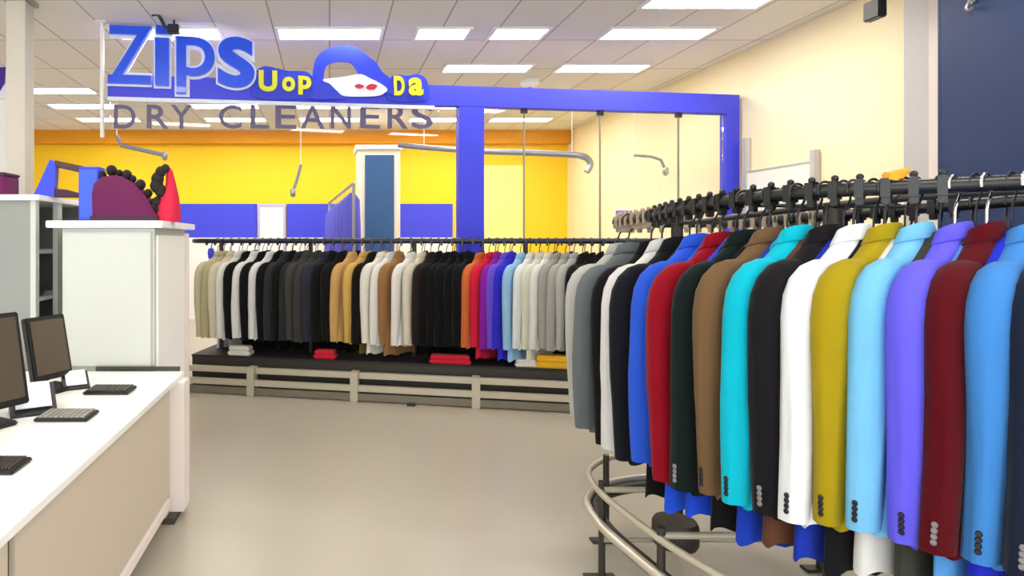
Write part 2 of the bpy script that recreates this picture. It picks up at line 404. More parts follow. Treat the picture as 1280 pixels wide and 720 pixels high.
t = thing('counter_end_post', 'narrow pinkish end pier at the far end of the counter', 'pier', (0, 0, 0))
bx('pier', m_pink, (-1.25, -.865, 3.80, 3.955, .035, CZ-.036), t, .003)
bx('pilaster', m_lam, (-1.25, CX-.03, 3.705, 3.799, .035, CZ-.036), t, .003)
bx('toe_kick', m_toe, (-1.2, -.90, 3.71, 3.95, 0, .035), t)
# tall white cabinet at the counter end
t = thing('tall_cabinet', 'tall white cabinet standing at the far end of the counter', 'cabinet', (0, 0, 0))
bx('carcass', m_cab, (-1.68, -1.10, 4.02, 4.86, .0, 1.725), t, .004)
bx('door', m_cab, (-1.665, -1.115, 3.995, 4.019, .86, 1.70), t, .004)
bx('side_door', m_white, (-1.099, -1.085, 4.05, 4.80, .05, 1.68), t, .003)
bx('top_board', m_top, (-1.75, -1.03, 3.94, 4.90, 1.726, 1.77), t, .005)
bx('corner_trim', m_pink, (-1.10, -1.07, 4.82, 4.88, 0, 1.70), t, .004)
bx('back_upstand', m_dsteel, (-1.45, -.93, 3.965, 3.985, CZ, CZ+.025), t)
# grey open shelving behind
t = thing('shelving_unit', 'tall grey open shelving unit left of the white cabinet', 'shelving', (0, 0, 0))
X0, X1, Y0, Y1, ZS = -3.3, -1.86, 4.05, 4.95, 1.90
bx('front_panel', m_cabg, (X0, X1-.035, Y0, Y0+.03, 0, ZS), t)
bx('upright', m_cab, (X1-.034, X1, Y0, Y0+.05, 0, ZS), t)
bx('upright', m_cab, (X1-.034, X1, Y0+.33, Y0+.40, 0, ZS), t)
bx('upright', m_cab, (X1-.034, X1, Y1-.05, Y1, 0, ZS), t)
bx('back_panel', m_cabg, (X0, X1-.035, Y1-.03, Y1, 0, ZS), t)
bx('side_panel', m_cabg, (X0, X0+.03, Y0+.03, Y1-.03, 0, ZS), t)
bx('top_board', m_top, (X0-.03, X1+.04, Y0-.05, Y1+.04, ZS, ZS+.035), t, .004)
for z in (.5, 1.0, 1.25, 1.56):
    bx('shelf', m_cab, (X0+.03, X1-.035, Y0+.035, Y1-.035, z, z+.025), t)
bx('divider', m_cab, (X1-.5, X1-.47, Y0+.035, Y1-.035, .526, .999), t)
for i, (z, lab) in enumerate([(1.026, 'small black device on the shelf just above the white worktop'), (1.276, 'small black device on the middle shelf of the grey unit')]):
    d = thing('shelf_device', lab, 'device', (X1-.16, Y0+.19, z))
    bx('body', m_black, (-.10, .09, -.1, .1, 0, .09), d, .01)
    bx('display', m_dsteel, (-.06, .05, -.08, .06, .0905, .1), d)
# post
t = thing('frame_post', 'pale grey square post rising behind the shelving to the ceiling', 'post', (0, 0, 0))
xa, xb = at(14, 0, 6).x, at(38, 0, 6).x
bx('post', mat('post_grey', (206, 200, 188), .5), (xa, xb, 5.9, 6.08, .03, HC-.04), t, .005)
bx('base_plate', m_steel, (xa-.03, xb+.03, 5.87, 6.11, 0, .03), t)
bx('cap_plate', m_steel, (xa-.03, xb+.03, 5.87, 6.11, HC-.04, HC-.001), t)
# glass door edge left of the sign
t = thing('hanging_strip', 'thin white strip hanging from the ceiling left of the letter Z', 'strip', (0, 0, 0))
xq = at(126, 0, 6.6).x
bx('strip', m_white, (xq, xq+.03, 6.58, 6.62, at(0, 172, 6.6).z, HC-.012), t)
bx('ceiling_plate', m_white, (xq-.05, xq+.065, 6.55, 6.65, HC-.012, HC-.001), t)
# window glow put in as a white panel / purple poster, at far left
t = thing('poster', 'small purple poster on the white wall at the far left edge', 'poster', (0, 0, 0))
q0 = at(-14, 86, 7.4); q1 = at(7, 120, 7.4)
t.location = (0, 0, 0)
brd = thing('glow_board', 'tall white panel standing in for window glow at the far left edge', 'panel', (0, 0, 0))
bx('board', m_white, (at(-80, 0, 7.5).x, at(12, 0, 7.5).x, 7.5, 7.54, .12, at(0, 84, 7.5).z), brd)
bx('foot', m_steel, (at(-70, 0, 7.5).x, at(-66, 0, 7.5).x, 7.35, 7.69, 0, .119), brd)
bx('foot', m_steel, (at(-2, 0, 7.5).x, at(2, 0, 7.5).x, 7.35, 7.69, 0, .119), brd)
b = bmesh.new(); prism(b, [(at(-40, 0, 7.49).x, at(0, 88, 7.49).z), (at(8, 0, 7.49).x, at(0, 84, 7.49).z), (at(7, 0, 7.49).x, at(0, 104, 7.49).z), (at(-4, 0, 7.49).x, at(0, 122, 7.49).z), (at(-40, 0, 7.49).x, at(0, 122, 7.49).z)], 7.47, 7.478)
obj('print', b, mat('poster_purple', (70, 20, 150), .5), t)
b = bmesh.new(); box(b, at(-42, 0, 7.49).x, at(9, 0, 7.49).x, 7.48, 7.498, at(0, 124, 7.49).z, at(0, 83, 7.49).z); obj('backing', b, m_lwhite, t)

# items on the cabinets
ZSH = ZS+.035; ZCAB = 1.77
m_plum = mat('plum_fabric', (98, 10, 74), .8, bump=.3)
m_royal = mat('royal_blue_board', (36, 60, 226), .5)
m_crim = mat('crimson_fabric', (206, 10, 60), .7, bump=.3)
t = thing('storage_box', 'dark plum box on the grey shelving at the left edge', 'box', (at(-2, 0, 4.25).x, 4.25, ZSH))
bx('body', m_plum, (-.14, .09, -.1, .1, 0, .135), t, .006); bx('lid', mat('dark_plum', (60, 8, 48), .6), (-.145, .095, -.105, .105, .136, .155), t, .004)
# open carrier tote: blue triangular end + frame
t = thing('carrier_tote', 'blue and plum carrier with a large rectangular opening on the grey shelving', 'tote', (at(44, 0, 4.2).x, 4.2, ZSH), rad(14))
def yprism(poly_yz, x0, x1):
    b = bmesh.new(); a = [b.verts.new((x0, p[0], p[1])) for p in poly_yz]; c = [b.verts.new((x1, p[0], p[1])) for p in poly_yz]; n = len(a)
    b.faces.new(a); b.faces.new(list(reversed(c)))
    for i in range(n): b.faces.new((a[(i+1) % n], a[i], c[i], c[(i+1) % n]))
    return b
b = bmesh.new(); prism(b, [(0, 0), (.125, 0), (.135, .2), (.12, .235), (.1, .235)], -.07, .07); obj('end_panel', b, m_royal, t)
b = bmesh.new(); prism(b, [(.13, .235), (.125, .20), (.34, .155), (.36, .19)], -.06, .06); obj('top_bar', b, mat('tote_dark', (74, 42, 48), .6), t)
b = bmesh.new(); prism(b, [(.315, 0), (.36, 0), (.36, .189), (.315, .161)], -.06, .06); obj('end_bar', b, m_plum, t)
b = bmesh.new(); prism(b, [(.125, 0), (.325, 0), (.325, .012), (.2, .045), (.125, .05)], -.06, .06); obj('base', b, mat('dark_plum', (60, 8, 48), .6), t)
# upright blue box
t = thing('file_box', 'upright royal blue box between the carrier and the plum bag', 'box', (at(112, 0, 4.25).x, 4.25, ZCAB))
bx('body', m_royal, (-.05, .085, -.06, .06, 0, .36), t, .004); bx('spine_panel', mat('blue_spine', (52, 92, 214), .5), (-.04, .075, -.066, -.061, .02, .34), t)
# plum half dome bag with black ruffle
t = thing('plum_bag', 'plum half round bag with black ruffled top on the white cabinet', 'bag', (at(160, 0, 4.22).x, 4.22, ZCAB)); t.scale = (1, 1, 1.25)
b = bmesh.new(); prof = [(-.21, 0), (-.215, .15), (-.20, .2), (-.15, .235), (-.08, .245), (-.01, .235), (.06, .20), (.12, .15), (.17, .09), (.21, .03), (.215, 0)]
rings = []
for y, s in [(-.09, .9), (-.075, .98), (0, 1.0), (.075, .98), (.09, .9)]:
    rings.append([(x*s, y, z*s) for x, z in prof])
ring_loft(b, rings); obj('body', b, m_plum, t, 40)
bx('base_band', mat('dark_plum', (60, 8, 48), .6), (-.218, .22, -.096, .096, 0, .03), t, .005)
b = bmesh.new()
for x, z, r in [(-.16, .245, .025), (-.10, .268, .034), (-.05, .255, .022), (0, .245, .032), (.04, .225, .022), (.09, .195, .032), (.14, .15, .026), (.18, .10, .028), (.21, .06, .025)]:
    bmesh.ops.create_icosphere(b, subdivisions=2, radius=r, matrix=Matrix.Translation((x, -.02, z)) @ Matrix.Diagonal((1, 1.6, .9, 1)))
obj('ruffle', b, mat('black_frill', (30, 14, 26), .8), t, 180)
# crimson bag with black handle scarf
t = thing('crimson_bag', 'crimson peaked bag with black scarf at the right end of the white cabinet', 'bag', (at(208, 0, 4.22).x, 4.22, ZCAB)); t.scale = (1, 1, 1.12)
b = bmesh.new(); rings = []
for z, a, c, cx in [(0, .085, .07, .01), (.06, .085, .07, .01), (.14, .065, .055, .02), (.22, .035, .035, .03), (.30, .022, .022, .02), (.335, .008, .01, .005)]:
    rings.append([(cx+a*math.cos(2*PI*k/16), c*math.sin(2*PI*k/16), z) for k in range(16)])
ring_loft(b, rings); obj('body', b, m_crim, t, 60)
b = bmesh.new()
for x, z, r in [(-.03, .29, .035), (-.05, .25, .042), (-.055, .21, .045), (-.03, .18, .04), (-.05, .12, .03), (-.075, .09, .03), (0, .31, .028)]:
    bmesh.ops.create_icosphere(b, subdivisions=2, radius=r, matrix=Matrix.Translation((x, -.03, z)))
obj('scarf', b, mat('black_scarf', (28, 22, 20), .8), t, 180)

# monitors and keypads on the worktop
m_scr = mat('screen_brown', (84, 74, 62), .25, spec=.6)
def monitor(px, pyb, Y, s, rz, label, wid=.40, hgt=.34):
    x = at(px, 0, Y).x
    t = thing('monitor', label, 'monitor', (x, Y, CZ), rz, 'monitors on the counter')
    b = bmesh.new(); box(b, -.13*s, .13*s, -.10*s, .10*s, 0, .02, .006); obj('base', b, m_black, t)
    b = bmesh.new(); tube(b, [(0, .03*s, .02), (0, .04*s, .10*s), (0, .015*s, .16*s)], .02*s, 10); obj('neck', b, m_black, t, 50)
    b = bmesh.new(); box(b, -wid/2*s, wid/2*s, -.02, .02, 0, hgt*s, .006)
    tilt = Matrix.Translation((0, -.02*s, .065*s)) @ Matrix.Rotation(rad(-12), 4, 'X')
    b.transform(tilt); h = obj('housing', b, m_black, t)
    b = bmesh.new(); box(b, -wid/2*s+.022, wid/2*s-.022, -.0245, -.0205, .03, hgt*s-.022); b.transform(tilt); obj('screen', b, m_scr, t)
    return t
monitor(62, 0, 3.45, 1.0, rad(66), 'black monitor with brown screen in front of the grey shelving', .26, .34)
monitor(-30, 0, 2.75, 1.0, rad(60), 'large dark monitor cut off by the left edge of the view', .46, .42)
def keypad(px, Y, wx, wy, rz, label, rim):
    t = thing('keyboard', label, 'keyboard', (at(px, 0, Y).x, Y, CZ), rz, 'keyboards on the counter')
    bx('tray', m_black, (-wx/2, wx/2, -wy/2, wy/2, 0, .016), t, .005)
    b = bmesh.new(); nx, ny = 9, 4
    for i in range(nx):
        for j in range(ny):
            a = -wx/2+.015+i*(wx-.03)/nx; c = -wy/2+.012+j*(wy-.024)/ny
            box(b, a+.002, a+(wx-.03)/nx-.002, c+.002, c+(wy-.024)/ny-.002, .0165, .024)
    obj('keys', b, rim, t)
m_key = mat('key_dark', (64, 58, 54), .5); m_key2 = mat('key_pale', (150, 146, 140), .5)
keypad(138, 3.43, .24, .16, 0, 'dark keyboard farthest along the worktop, beside the upright monitor', m_key)
keypad(84, 2.93, .24, .16, 0, 'black keyboard with pale keys in the middle of the worktop', m_key2)
keypad(6, 2.28, .13, .15, rad(0), 'black keyboard nearest the lower left corner', m_key)
def terminal(px, Y, s, label):
    t = thing('card_terminal', label, 'card terminal', (at(px, 0, Y).x, Y, CZ), rad(30), 'card terminals on the counter')
    b = yprism([(-.06*s, 0), (.06*s, 0), (.09*s, .10*s), (.075*s, .11*s), (-.06*s, .012)], -.08*s, .10*s)
    obj('body', b, m_black, t)
    b = bmesh.new(); box(b, -.06*s, .08*s, -.055*s, .085*s, 0, .006)
    b.transform(Matrix.Translation((0, 0, .064*s)) @ Matrix.Rotation(rad(36), 4, 'X')); obj('paper', b, m_lwhite, t)
terminal(38, 3.0, 1.1, 'black terminal with white slip left of the pale keyed keyboard')
terminal(93, 3.5, .75, 'small black terminal with white slip left of the farthest keyboard')

# ------------------------------------------------------------------ garments
def fold(a, z, seed, amp):
    return amp*(math.sin(3*a+seed*1.7+z*2.2)+.6*math.sin(7*a+seed*2.9-z*3.1)+.4*math.sin(11*a+seed*.7+z*5))
def sgnpow(v, p): return math.copysign(abs(v)**p, v)
def body_mesh(seed, hem):
    b = bmesh.new(); rings = []
    L = [(-.112, .036, .028), (-.128, .050, .036), (-.155, .074, .042), (-.185, .104, .045), (-.215, .136, .047), (-.245, .164, .048), (-.275, .186, .047), (-.305, .197, .046),
         (-.35, .199, .044), (-.42, .194, .043), (-.52, .186, .041), (-.66, .178, .040), (-.80, .186, .043), (-.95, .196, .046), (hem+.05, .206, .048), (hem, .208, .050)]
    N = 44
    for z, hw, ht in L:
        r = []
        k = min(1, max(0, (-z-.25)/.5))
        for i in range(N):
            a = 2*PI*i/N
            x = hw*sgnpow(math.cos(a), .8); y = ht*sgnpow(math.sin(a), .75)
            y += fold(a, z, seed, .008*k)
            if z < -.8 and abs(x) < .03 and y < 0: y += .02*min(1, (-z-.8)/.2)      # back vent
            if abs(x) < .018 and y > 0 and z < -.45: y -= .012                      # front edge
            zz = z
            if z <= hem+.06: zz += .012*math.sin(5*a+seed)+(.03 if (abs(x) < .06 and y > 0) else 0)
            r.append((x, y, zz))
        rings.append(r)
    # hem turns in
    last = rings[-1]; rings.append([(x*.93, y*.8, z+.015) for x, y, z in last])
    ring_loft(b, rings)
    return to_mesh(b, 'jacket_body', 60)
def sleeve_mesh(seed, side):
    b = bmesh.new()
    C = [(.110, 0, -.222, .020, .040), (.140, 0, -.236, .036, .046), (.168, 0, -.256, .050, .053), (.192, 0, -.290, .061, .058), (.208, .001, -.335, .066, .060),
         (.218, .001, -.40, .066, .059), (.223, 0, -.49, .063, .057), (.226, -.002, -.59, .061, .055), (.226, -.002, -.69, .060, .054), (.222, .004, -.81, .057, .052), (.217, .012, -.93, .054, .050), (.212, .02, -1.05, .051, .048), (.211, .021, -1.07, .050, .047)]
    C = [(x+.006*math.sin(seed*3+z*4), y+.008*math.sin(seed*5+z*3)*min(1, max(0, -z-.3)), z, rx, ry) for x, y, z, rx, ry in C]
    rings = []; N = 26
    for i, (x, y, z, rx, ry) in enumerate(C):
        p0 = Vector(C[max(i-1, 0)][:3]); p1 = Vector(C[min(i+1, len(C)-1)][:3]); t = (p1-p0).normalized()
        if i < 1: t = Vector((1, 0, -.25)).normalized()
        v = Vector((0, 1, 0)); u = v.cross(t).normalized()     # points outward/up at the shoulder
        r = []
        k = min(1, max(0, (-z-.3)/.4))
        for j in range(N):
            a = 2*PI*j/N
            f = 1+fold(a, z*1.5, seed+side, .06*k)+.05*k*math.exp(-((z+.66)/.05)**2)*math.sin(9*a+seed)
            q = Vector((x, y, z))+u*math.cos(a)*rx*f+v*math.sin(a)*ry*f
            r.append((q.x*side, q.y, q.z))
        rings.append(r)
    cx = rings[-1]; cc = Vector((C[-1][0]*side, C[-1][1], 0))
    rings.append([(cc.x+(x-cc.x)*.88, cc.y+(y-cc.y)*.88, z+.006) for x, y, z in cx])
    rings.append([(cc.x+(x-cc.x)*.80, cc.y+(y-cc.y)*.80, z+.05) for x, y, z in cx])
    ring_loft(b, rings)
    return to_mesh(b, 'jacket_sleeve', 70)
def collar_mesh():
    b = bmesh.new(); R = []
    n = 15
    for i in range(n):
        f = i/(n-1); a = rad(-250+f*320)            # opens toward +y (front)
        ca, sa = math.cos(a), math.sin(a)
        back = .5-.5*sa                                # 1 at the back
        top = -.088-.035*(1-back); ri, ro = .040, .072+.012*(1-back)
        R.append([(ca*ri, sa*ri*.75, top-.035), (ca*(ri+.004), sa*(ri+.004)*.75, top), (ca*(ri+.016), sa*(ri+.016)*.78, top+.004), (ca*ro, sa*ro*.78, top-.045), (ca*(ro-.006), sa*(ro-.006)*.76, top-.05)])
    ring_loft(b, R)
    return to_mesh(b, 'collar', 70)
def lapel_mesh(side):
    b = bmesh.new(); P = [(.028, -.125), (.062, -.155), (.082, -.205), (.066, -.215), (.098, -.24), (.06, -.38), (.012, -.50), (.004, -.46), (.03, -.3), (.02, -.2)]
    prism(b, [(x*side, z) for x, z in P], .042, .052)
    return to_mesh(b, 'lapel')
def hook_mesh():
    b = bmesh.new(); pts = [(0, 0, -.16), (0, 0, -.085), (.012, 0, -.055), (.028, 0, -.03)]
    for k in range(9):
        a = rad(-25+k*28); pts.append((.031*math.cos(a), 0, .031*math.sin(a)))
    tube(b, catmull(pts, False, 2), .0042, 7)
    return to_mesh(b, 'hook', 60)
def arms_mesh():
    b = bmesh.new(); tube(b, catmull([(-.15, 0, -.255), (-.09, 0, -.195), (-.03, 0, -.14), (0, 0, -.130), (.03, 0, -.14), (.09, 0, -.195), (.15, 0, -.255)], False, 3), .009, 7)
    return to_mesh(b, 'shoulder_arms', 60)
def button_mesh():
    b = bmesh.new()
    tube(b, [(0, 0, 0), (0, -.002, 0), (0, -.005, 0)], [.0095, .0095, .007], 10)
    return to_mesh(b, 'button', 40)
def lower(me):
    for v in me.vertices: v.co.z = -.03+v.co.z*(1.04/1.07)
    return me
M_body = {h: [body_mesh(s, h) for s in range(3)] for h in (-1.08, -1.19, -1.34)}
M_sl = [(sleeve_mesh(s, -1), sleeve_mesh(s, 1)) for s in range(4)]
M_col = collar_mesh(); M_lap = (lapel_mesh(-1), lapel_mesh(1)); M_hook = hook_mesh(); M_arms = arms_mesh()
for me in [x for v in M_body.values() for x in v]+[x for v in M_sl for x in v]+[M_col, *M_lap, M_arms]: lower(me)
M_btn = button_mesh()
proto_m = mat('cloth_default', (128, 128, 128))
for me in [x for v in M_body.values() for x in v]+[x for v in M_sl for x in v]+[M_col, *M_lap, M_hook, M_arms, M_btn]:
    me.materials.append(proto_m)
m_chrome = mat('chrome', (215, 215, 218), .15, 1.0)
m_hblack = mat('hanger_black', (24, 24, 26), .4)
m_btnd = mat('button_dark', (26, 22, 30), .35)
m_btnl = mat('button_light', (122, 118, 124), .3)
def jacket(hook, th, colour, desc, group, sz=1.0, sy=.8, hem=-1.19, kind='jacket', sleeve_col=None, parts=3, hookm=None, btn=None, seed=None, inner=None):
    s = random.randrange(1000) if seed is None else seed
    m = cloth(colour)
    t = thing('jacket' if kind == 'jacket' else kind.replace(' ', '_'), desc, kind, hook, th, group)
    t.scale = (sz, sy, sz)
    link('body', M_body[hem][s % 3], cloth(inner) if inner else m, t)
    a, c = M_sl[s % 4]
    sl = link('sleeve', a, m, t); link('sleeve', c, m, t)
    link('collar', M_col, m, t)
    if parts > 2:
        link('lapel', M_lap[0], m, t); link('lapel', M_lap[1], m, t)
    if btn:
        for k in range(4):
            q = link('cuff_button', M_btn, btn, sl); zz = -1.035+k*.0175
            # nearest point of the outer back seam of the cuff
            best = min((v.co for v in a.vertices), key=lambda v: abs(v.z-zz)*2+abs((v.x+.212)+.036)+(v.y+.03)*1.0 if v.z < -.9 else 9)
            aang = rad(192); cx, cy = -.213+.006*0, .018
            q.location = (0, 0, 0)
            q.location = cuff_point(a, zz, aang); q.rotation_euler = (0, 0, aang+PI/2)
    h = thing('coat_hanger', 'hanger of '+desc, 'hanger', hook, th, 'hangers on the '+('near' if 'near' in group else 'far')+' rail')
    h.scale = (sz, 1, sz)
    link('hook', M_hook, hookm or m_hblack, h); link('shoulder_arms', M_arms, m_hblack, h)
    return t
def cuff_point(me, z, a):
    N = 26; rows_ = len(me.vertices)//N
    co = [v.co for v in me.vertices]
    for r in range(rows_-1):
        r0, r1 = co[r*N:(r+1)*N], co[(r+1)*N:(r+2)*N]
        z0 = sum(v.z for v in r0)/N; z1 = sum(v.z for v in r1)/N
        if z0 >= z >= z1 and z0 > z1:
            f = (z0-z)/(z0-z1); pts = [u.lerp(w_, f) for u, w_ in zip(r0, r1)]
            c = sum(pts, Vector())/N; d = Vector((math.cos(a), math.sin(a), 0))
            p = max(pts, key=lambda q: (q-c).normalized().dot(d)); return Vector((p.x, p.y, z))+d*.0005
    return Vector((-.25, -.02, z))

# ---- near rail
ZR = 1.815
def zr(y): return ZR-.07*min(1, max(0, (y-2.2)/1.1))
near = [  # name, colour, sleeve px, Y, size, angle deg, buttons, hanger hook
 ('pale grey', (196, 196, 190), 722, 3.45, .97, 0, None, 0),
 ('slate grey', (108, 116, 120), 732, 3.22, .97, 2, None, 0),
 ('black', (18, 18, 20), 757, 3.03, 1.0, 2, None, 0),
 ('off white', (232, 232, 232), 768, 2.90, .99, 2, None, 0),
 ('charcoal black', (20, 22, 30), 783, 2.76, 1.0, 3, None, 0),
 ('royal blue', (44, 92, 224), 806, 2.62, .97, 3, None, 0),
 ('dark red', (146, 4, 28), 832, 2.48, 1.0, 4, None, 0),
 ('very dark green', (10, 26, 26), 860, 2.37, 1.0, 5, m_btnl, 0),
 ('brown', (116, 88, 58), 891, 2.28, .985, 7, m_btnd, 0),
 ('turquoise', (2, 188, 214), 926, 2.18, .985, 9, m_btnd, 0),
 ('black', (20, 18, 22), 962, 2.11, .99, 11, m_btnl, 0),
 ('white', (240, 244, 250), 999, 2.04, .985, 13, m_btnd, 0),
 ('olive yellow', (170, 148, 14), 1040, 1.98, .97, 15, m_btnd, 0),
 ('light blue', (120, 196, 244), 1084, 1.92, .96, 18, m_btnd, 0),
 ('violet blue', (104, 96, 244), 1136, 1.85, .965, 20, m_btnd, 1),
 ('deep maroon', (88, 2, 16), 1180, 1.79, .965, 22, m_btnl, 0),
 ('sky blue', (64, 136, 214), 1236, 1.73, .965, 24, m_btnd, 1),
 ('dark navy', (22, 32, 54), 1292, 1.67, .97, 26, m_btnl, 0),
]
hooks = []
order = ['farthest', 'second', 'third', 'fourth']
for i, (nm, c, px, Y, sz, th, bt, hk) in enumerate(near):
    th = rad(th); X = (px-412)*Y/F
    hx, hy = X+.22*math.cos(th), Y+.22*math.sin(th)
    hooks.append((hx, hy))
    prev = near[i-1][0] if i else None; nxt = near[i+1][0] if i+1 < len(near) else None
    d = 'near rail '+nm+' jacket'
    if prev and nxt: d += ', between %s and %s' % (prev, nxt)
    elif nxt: d += ', farthest from the camera'
    else: d += ', cut off by the right edge'
    jacket((hx, hy, zr(hy)), th, c, d, 'jackets on the near rail', sz*1.008, .82, -1.08, btn=bt, hookm=m_chrome if hk or i > 14 else None, seed=i*5+1,
           inner=None)
under = {4: ('black', (16, 16, 20)), 5: ('bright blue', (34, 84, 226)), 6: ('bright blue', (30, 74, 220)), 7: ('black', (16, 16, 18)), 8: ('blue', (26, 60, 180)), 9: ('brown', (98, 60, 44)), 10: ('blue', (26, 54, 176)), 11: ('black', (16, 16, 20)),
         12: ('white', (226, 226, 224)), 13: ('dark olive grey', (60, 62, 52)), 14: ('light blue', (90, 160, 230)), 15: ('royal blue', (38, 48, 214)), 16: ('maroon', (66, 6, 20))}
for i, (nm, c) in under.items():
    (xa_, ya), (xb_, yb) = hooks[i], hooks[i+1]
    th = rad(near[i][5])
    u = thing('hanging_dress', nm+' dress, its hem showing under the near rail %s jacket' % near[i+1][0], 'dress', ((xa_+xb_)/2+.015, (ya+yb)/2, zr(ya)), th, 'dresses between the near jackets')
    u.scale = (.93, .62, 1.0+.012*(i % 3))
    link('body', M_body[-1.19][(i+1) % 3], cloth(c), u); link('hanger_hook', M_hook, m_hblack, u)
front = [(x, y, zr(y)) for x, y in hooks[::2]]+[(hooks[-1][0], hooks[-1][1], ZR)]
loop = front+[(2.5, 1.60, ZR), (3.0, 1.42, ZR), (3.45, 1.42, ZR), (3.65, 1.75, ZR), (3.3, 2.05, ZR), (2.85, 2.28, ZR), (2.55, 2.6, zr(2.6)), (2.36, 3.0, zr(3.0)), (2.26, 3.4, zr(3.4)), (2.10, 3.72, zr(4)), (1.80, 3.78, zr(4))]
def smooth_loop(P, it=2):
    P = [Vector(p) for p in P]
    for _ in range(it):
        n = len(P); P = [P[i]*.6+(P[i-1]+P[(i+1) % n])*.2 for i in range(n)]
    return P
LP = catmull(loop, True, 6)
def along(P, closed=True):
    n = len(P); d = [0]
    for i in range(n if closed else n-1): d.append(d[-1]+(P[(i+1) % n]-P[i]).length)
    def f(s):
        s %= d[-1]
        for i in range(len(d)-1):
            if d[i+1] >= s:
                u = (s-d[i])/max(1e-9, d[i+1]-d[i]); p = P[i].lerp(P[(i+1) % n], u); t = (P[(i+1) % n]-P[i]).normalized(); return p, t
        return P[-1], Vector((1, 0, 0))
    return f, d[-1]
m_rail = mat('rail_black', (16, 17, 18), .35, spec=.6)
m_base = mat('base_metal', (192, 184, 164), .45, .25)
m_based = mat('base_dark', (62, 58, 52), .5, .4)
m_beige = mat('beige_clip', (176, 160, 140), .4, .3)
nc = thing('garment_conveyor', 'black oval clothes conveyor on a curved steel base at the right', 'conveyor', (0, 0, 0))
b = bmesh.new(); tube(b, LP, .024, 10, True); obj('rail', b, m_rail, nc, 60)
f_, L_ = along(LP)
def carrier_mesh():
    b = bmesh.new(); box(b, -.013, .013, -.011, .011, -.052, -.018, .003); box(b, -.016, .016, -.010, .010, .017, .034, .004)
    bmesh.ops.create_icosphere(b, subdivisions=2, radius=.011, matrix=Matrix.Translation((0, 0, .040)))
    box(b, -.026, -.018, -.012, .012, -.03, .03); box(b, .018, .026, -.012, .012, -.03, .03)
    me = to_mesh(b, 'carrier'); me.materials.append(m_rail); return me
def small_carrier():
    b = bmesh.new(); box(b, -.012, .012, -.009, .009, -.05, -.022, .002); box(b, -.031, -.025, -.009, .009, -.03, .02); box(b, .025, .031, -.009, .009, -.03, .02)
    me = to_mesh(b, 'carrier'); me.materials.append(m_rail); return me
M_car2 = small_carrier(); M_car = carrier_mesh(); ncar = 110
for k in range(ncar):
    p, t = f_(k*L_/ncar)
    if p.x > .98*p.y: continue
    o = link('carrier', M_car, m_beige if p.y > 3.05 else m_rail, nc, p); o.rotation_euler = (0, 0, math.atan2(t.y, t.x)-PI/2)
# inner drive loop and support posts
inner = [Vector((p.x, p.y, ZR)) for p in LP]
cx = sum(p.x for p in LP)/len(LP)
mid = catmull([(1.90, 3.5, 0), (1.95, 3.0, 0), (2.06, 2.5, 0), (2.35, 2.1, 0), (2.9, 1.85, 0), (3.4, 1.72, 0)], False, 6)
b = bmesh.new(); tube(b, [(p.x, p.y, zr(p.y)) for p in mid], .014, 8); obj('inner_beam', b, m_dsteel, nc, 60)
for (x, y) in [(1.90, 3.5), (2.04, 2.6), (2.75, 1.91)]:
    b = bmesh.new(); tube(b, [(x, y, 0.01), (x, y, zr(y)+.01)], .03, 10); obj('post', b, m_based, nc, 60)
for (x, y, dx) in [(1.90, 3.5, .30), (2.04, 2.6, .38), (2.75, 1.91, .30)]:
    b = bmesh.new(); tube(b, [(x-dx*.9, y-.02, zr(y)), (x+dx, y+.08, zr(y))], .009, 6); obj('cross_arm', b, m_dsteel, nc, 60)
# base loops
def base_loop(z, grow, r, m, name):
    P = [(1.37-grow, 2.45), (1.315-grow, 2.8), (1.30-grow, 3.1), (1.36-grow, 3.38), (1.58, 3.60+grow), (1.9, 3.68+grow), (2.25, 3.58+grow), (2.42+grow, 3.3), (2.50+grow, 2.9), (2.75+grow, 2.55), (3.2, 2.25+grow), (3.7, 1.9), (3.6, 1.35), (3.0, 1.12-grow), (2.4, 1.22-grow), (1.85-grow, 1.6), (1.52-grow, 2.05)]
    b = bmesh.new(); tube(b, catmull([(x, y, z) for x, y in P], True, 6), r, 8, True); return obj(name, b, m, nc, 60)
base_loop(.285, 0, .022, mat('bright_steel', (214, 206, 192), .3, .6), 'base_rail')
base_loop(.255, -.045, .03, m_based, 'drive_channel')
base_loop(.43, -.01, .016, m_base, 'upper_base_rail')
for x, y in [(1.315, 3.12), (1.345, 2.62), (1.50, 3.50), (1.95, 3.66), (2.44, 3.2), (1.44, 2.2), (1.7, 1.75), (2.6, 2.7), (2.4, 1.25)]:
    b = bmesh.new(); tube(b, [(x+.012, y, .012), (x+.012, y, .475)], .017, 8); lg = obj('leg', b, m_based, nc, 60)
    bx('foot', m_dsteel, (x-.07, x+.08, y-.03, y+.03, 0, .014), lg, .003)
for (xa_, ya), (xb_, yb) in [((1.33, 3.1), (2.46, 3.1)), ((1.36, 2.62), (2.65, 2.62)), ((1.48, 2.12), (2.9, 2.4))]:
    for z in (.20, .44):
        b = bmesh.new(); tube(b, [(xa_, ya, z), (xb_, yb, z)], .015, 8); obj('cross_bar', b, m_base, nc, 60)
b = bmesh.new(); lathe(b, [(.001, .12), (.09, .12), (.10, .10), (.10, .02), (.09, 0), (.001, 0)], 20, (1.62, 3.0, .22)); obj('drive_wheel', b, m_based, nc, 40)
# rear row of long coats
rear_cols = [('bright blue', (30, 70, 220)), ('black', (16, 16, 20)), ('brown', (96, 60, 44)), ('bright blue', (34, 66, 206)), ('coal black', (18, 18, 20)), ('white', (226, 226, 224)), ('dark grey green', (62, 66, 58)), ('light blue', (90, 160, 230)), ('royal blue', (34, 44, 214)), ('maroon', (70, 6, 20)), ('navy', (22, 28, 56)), ('black', (16, 16, 20))]
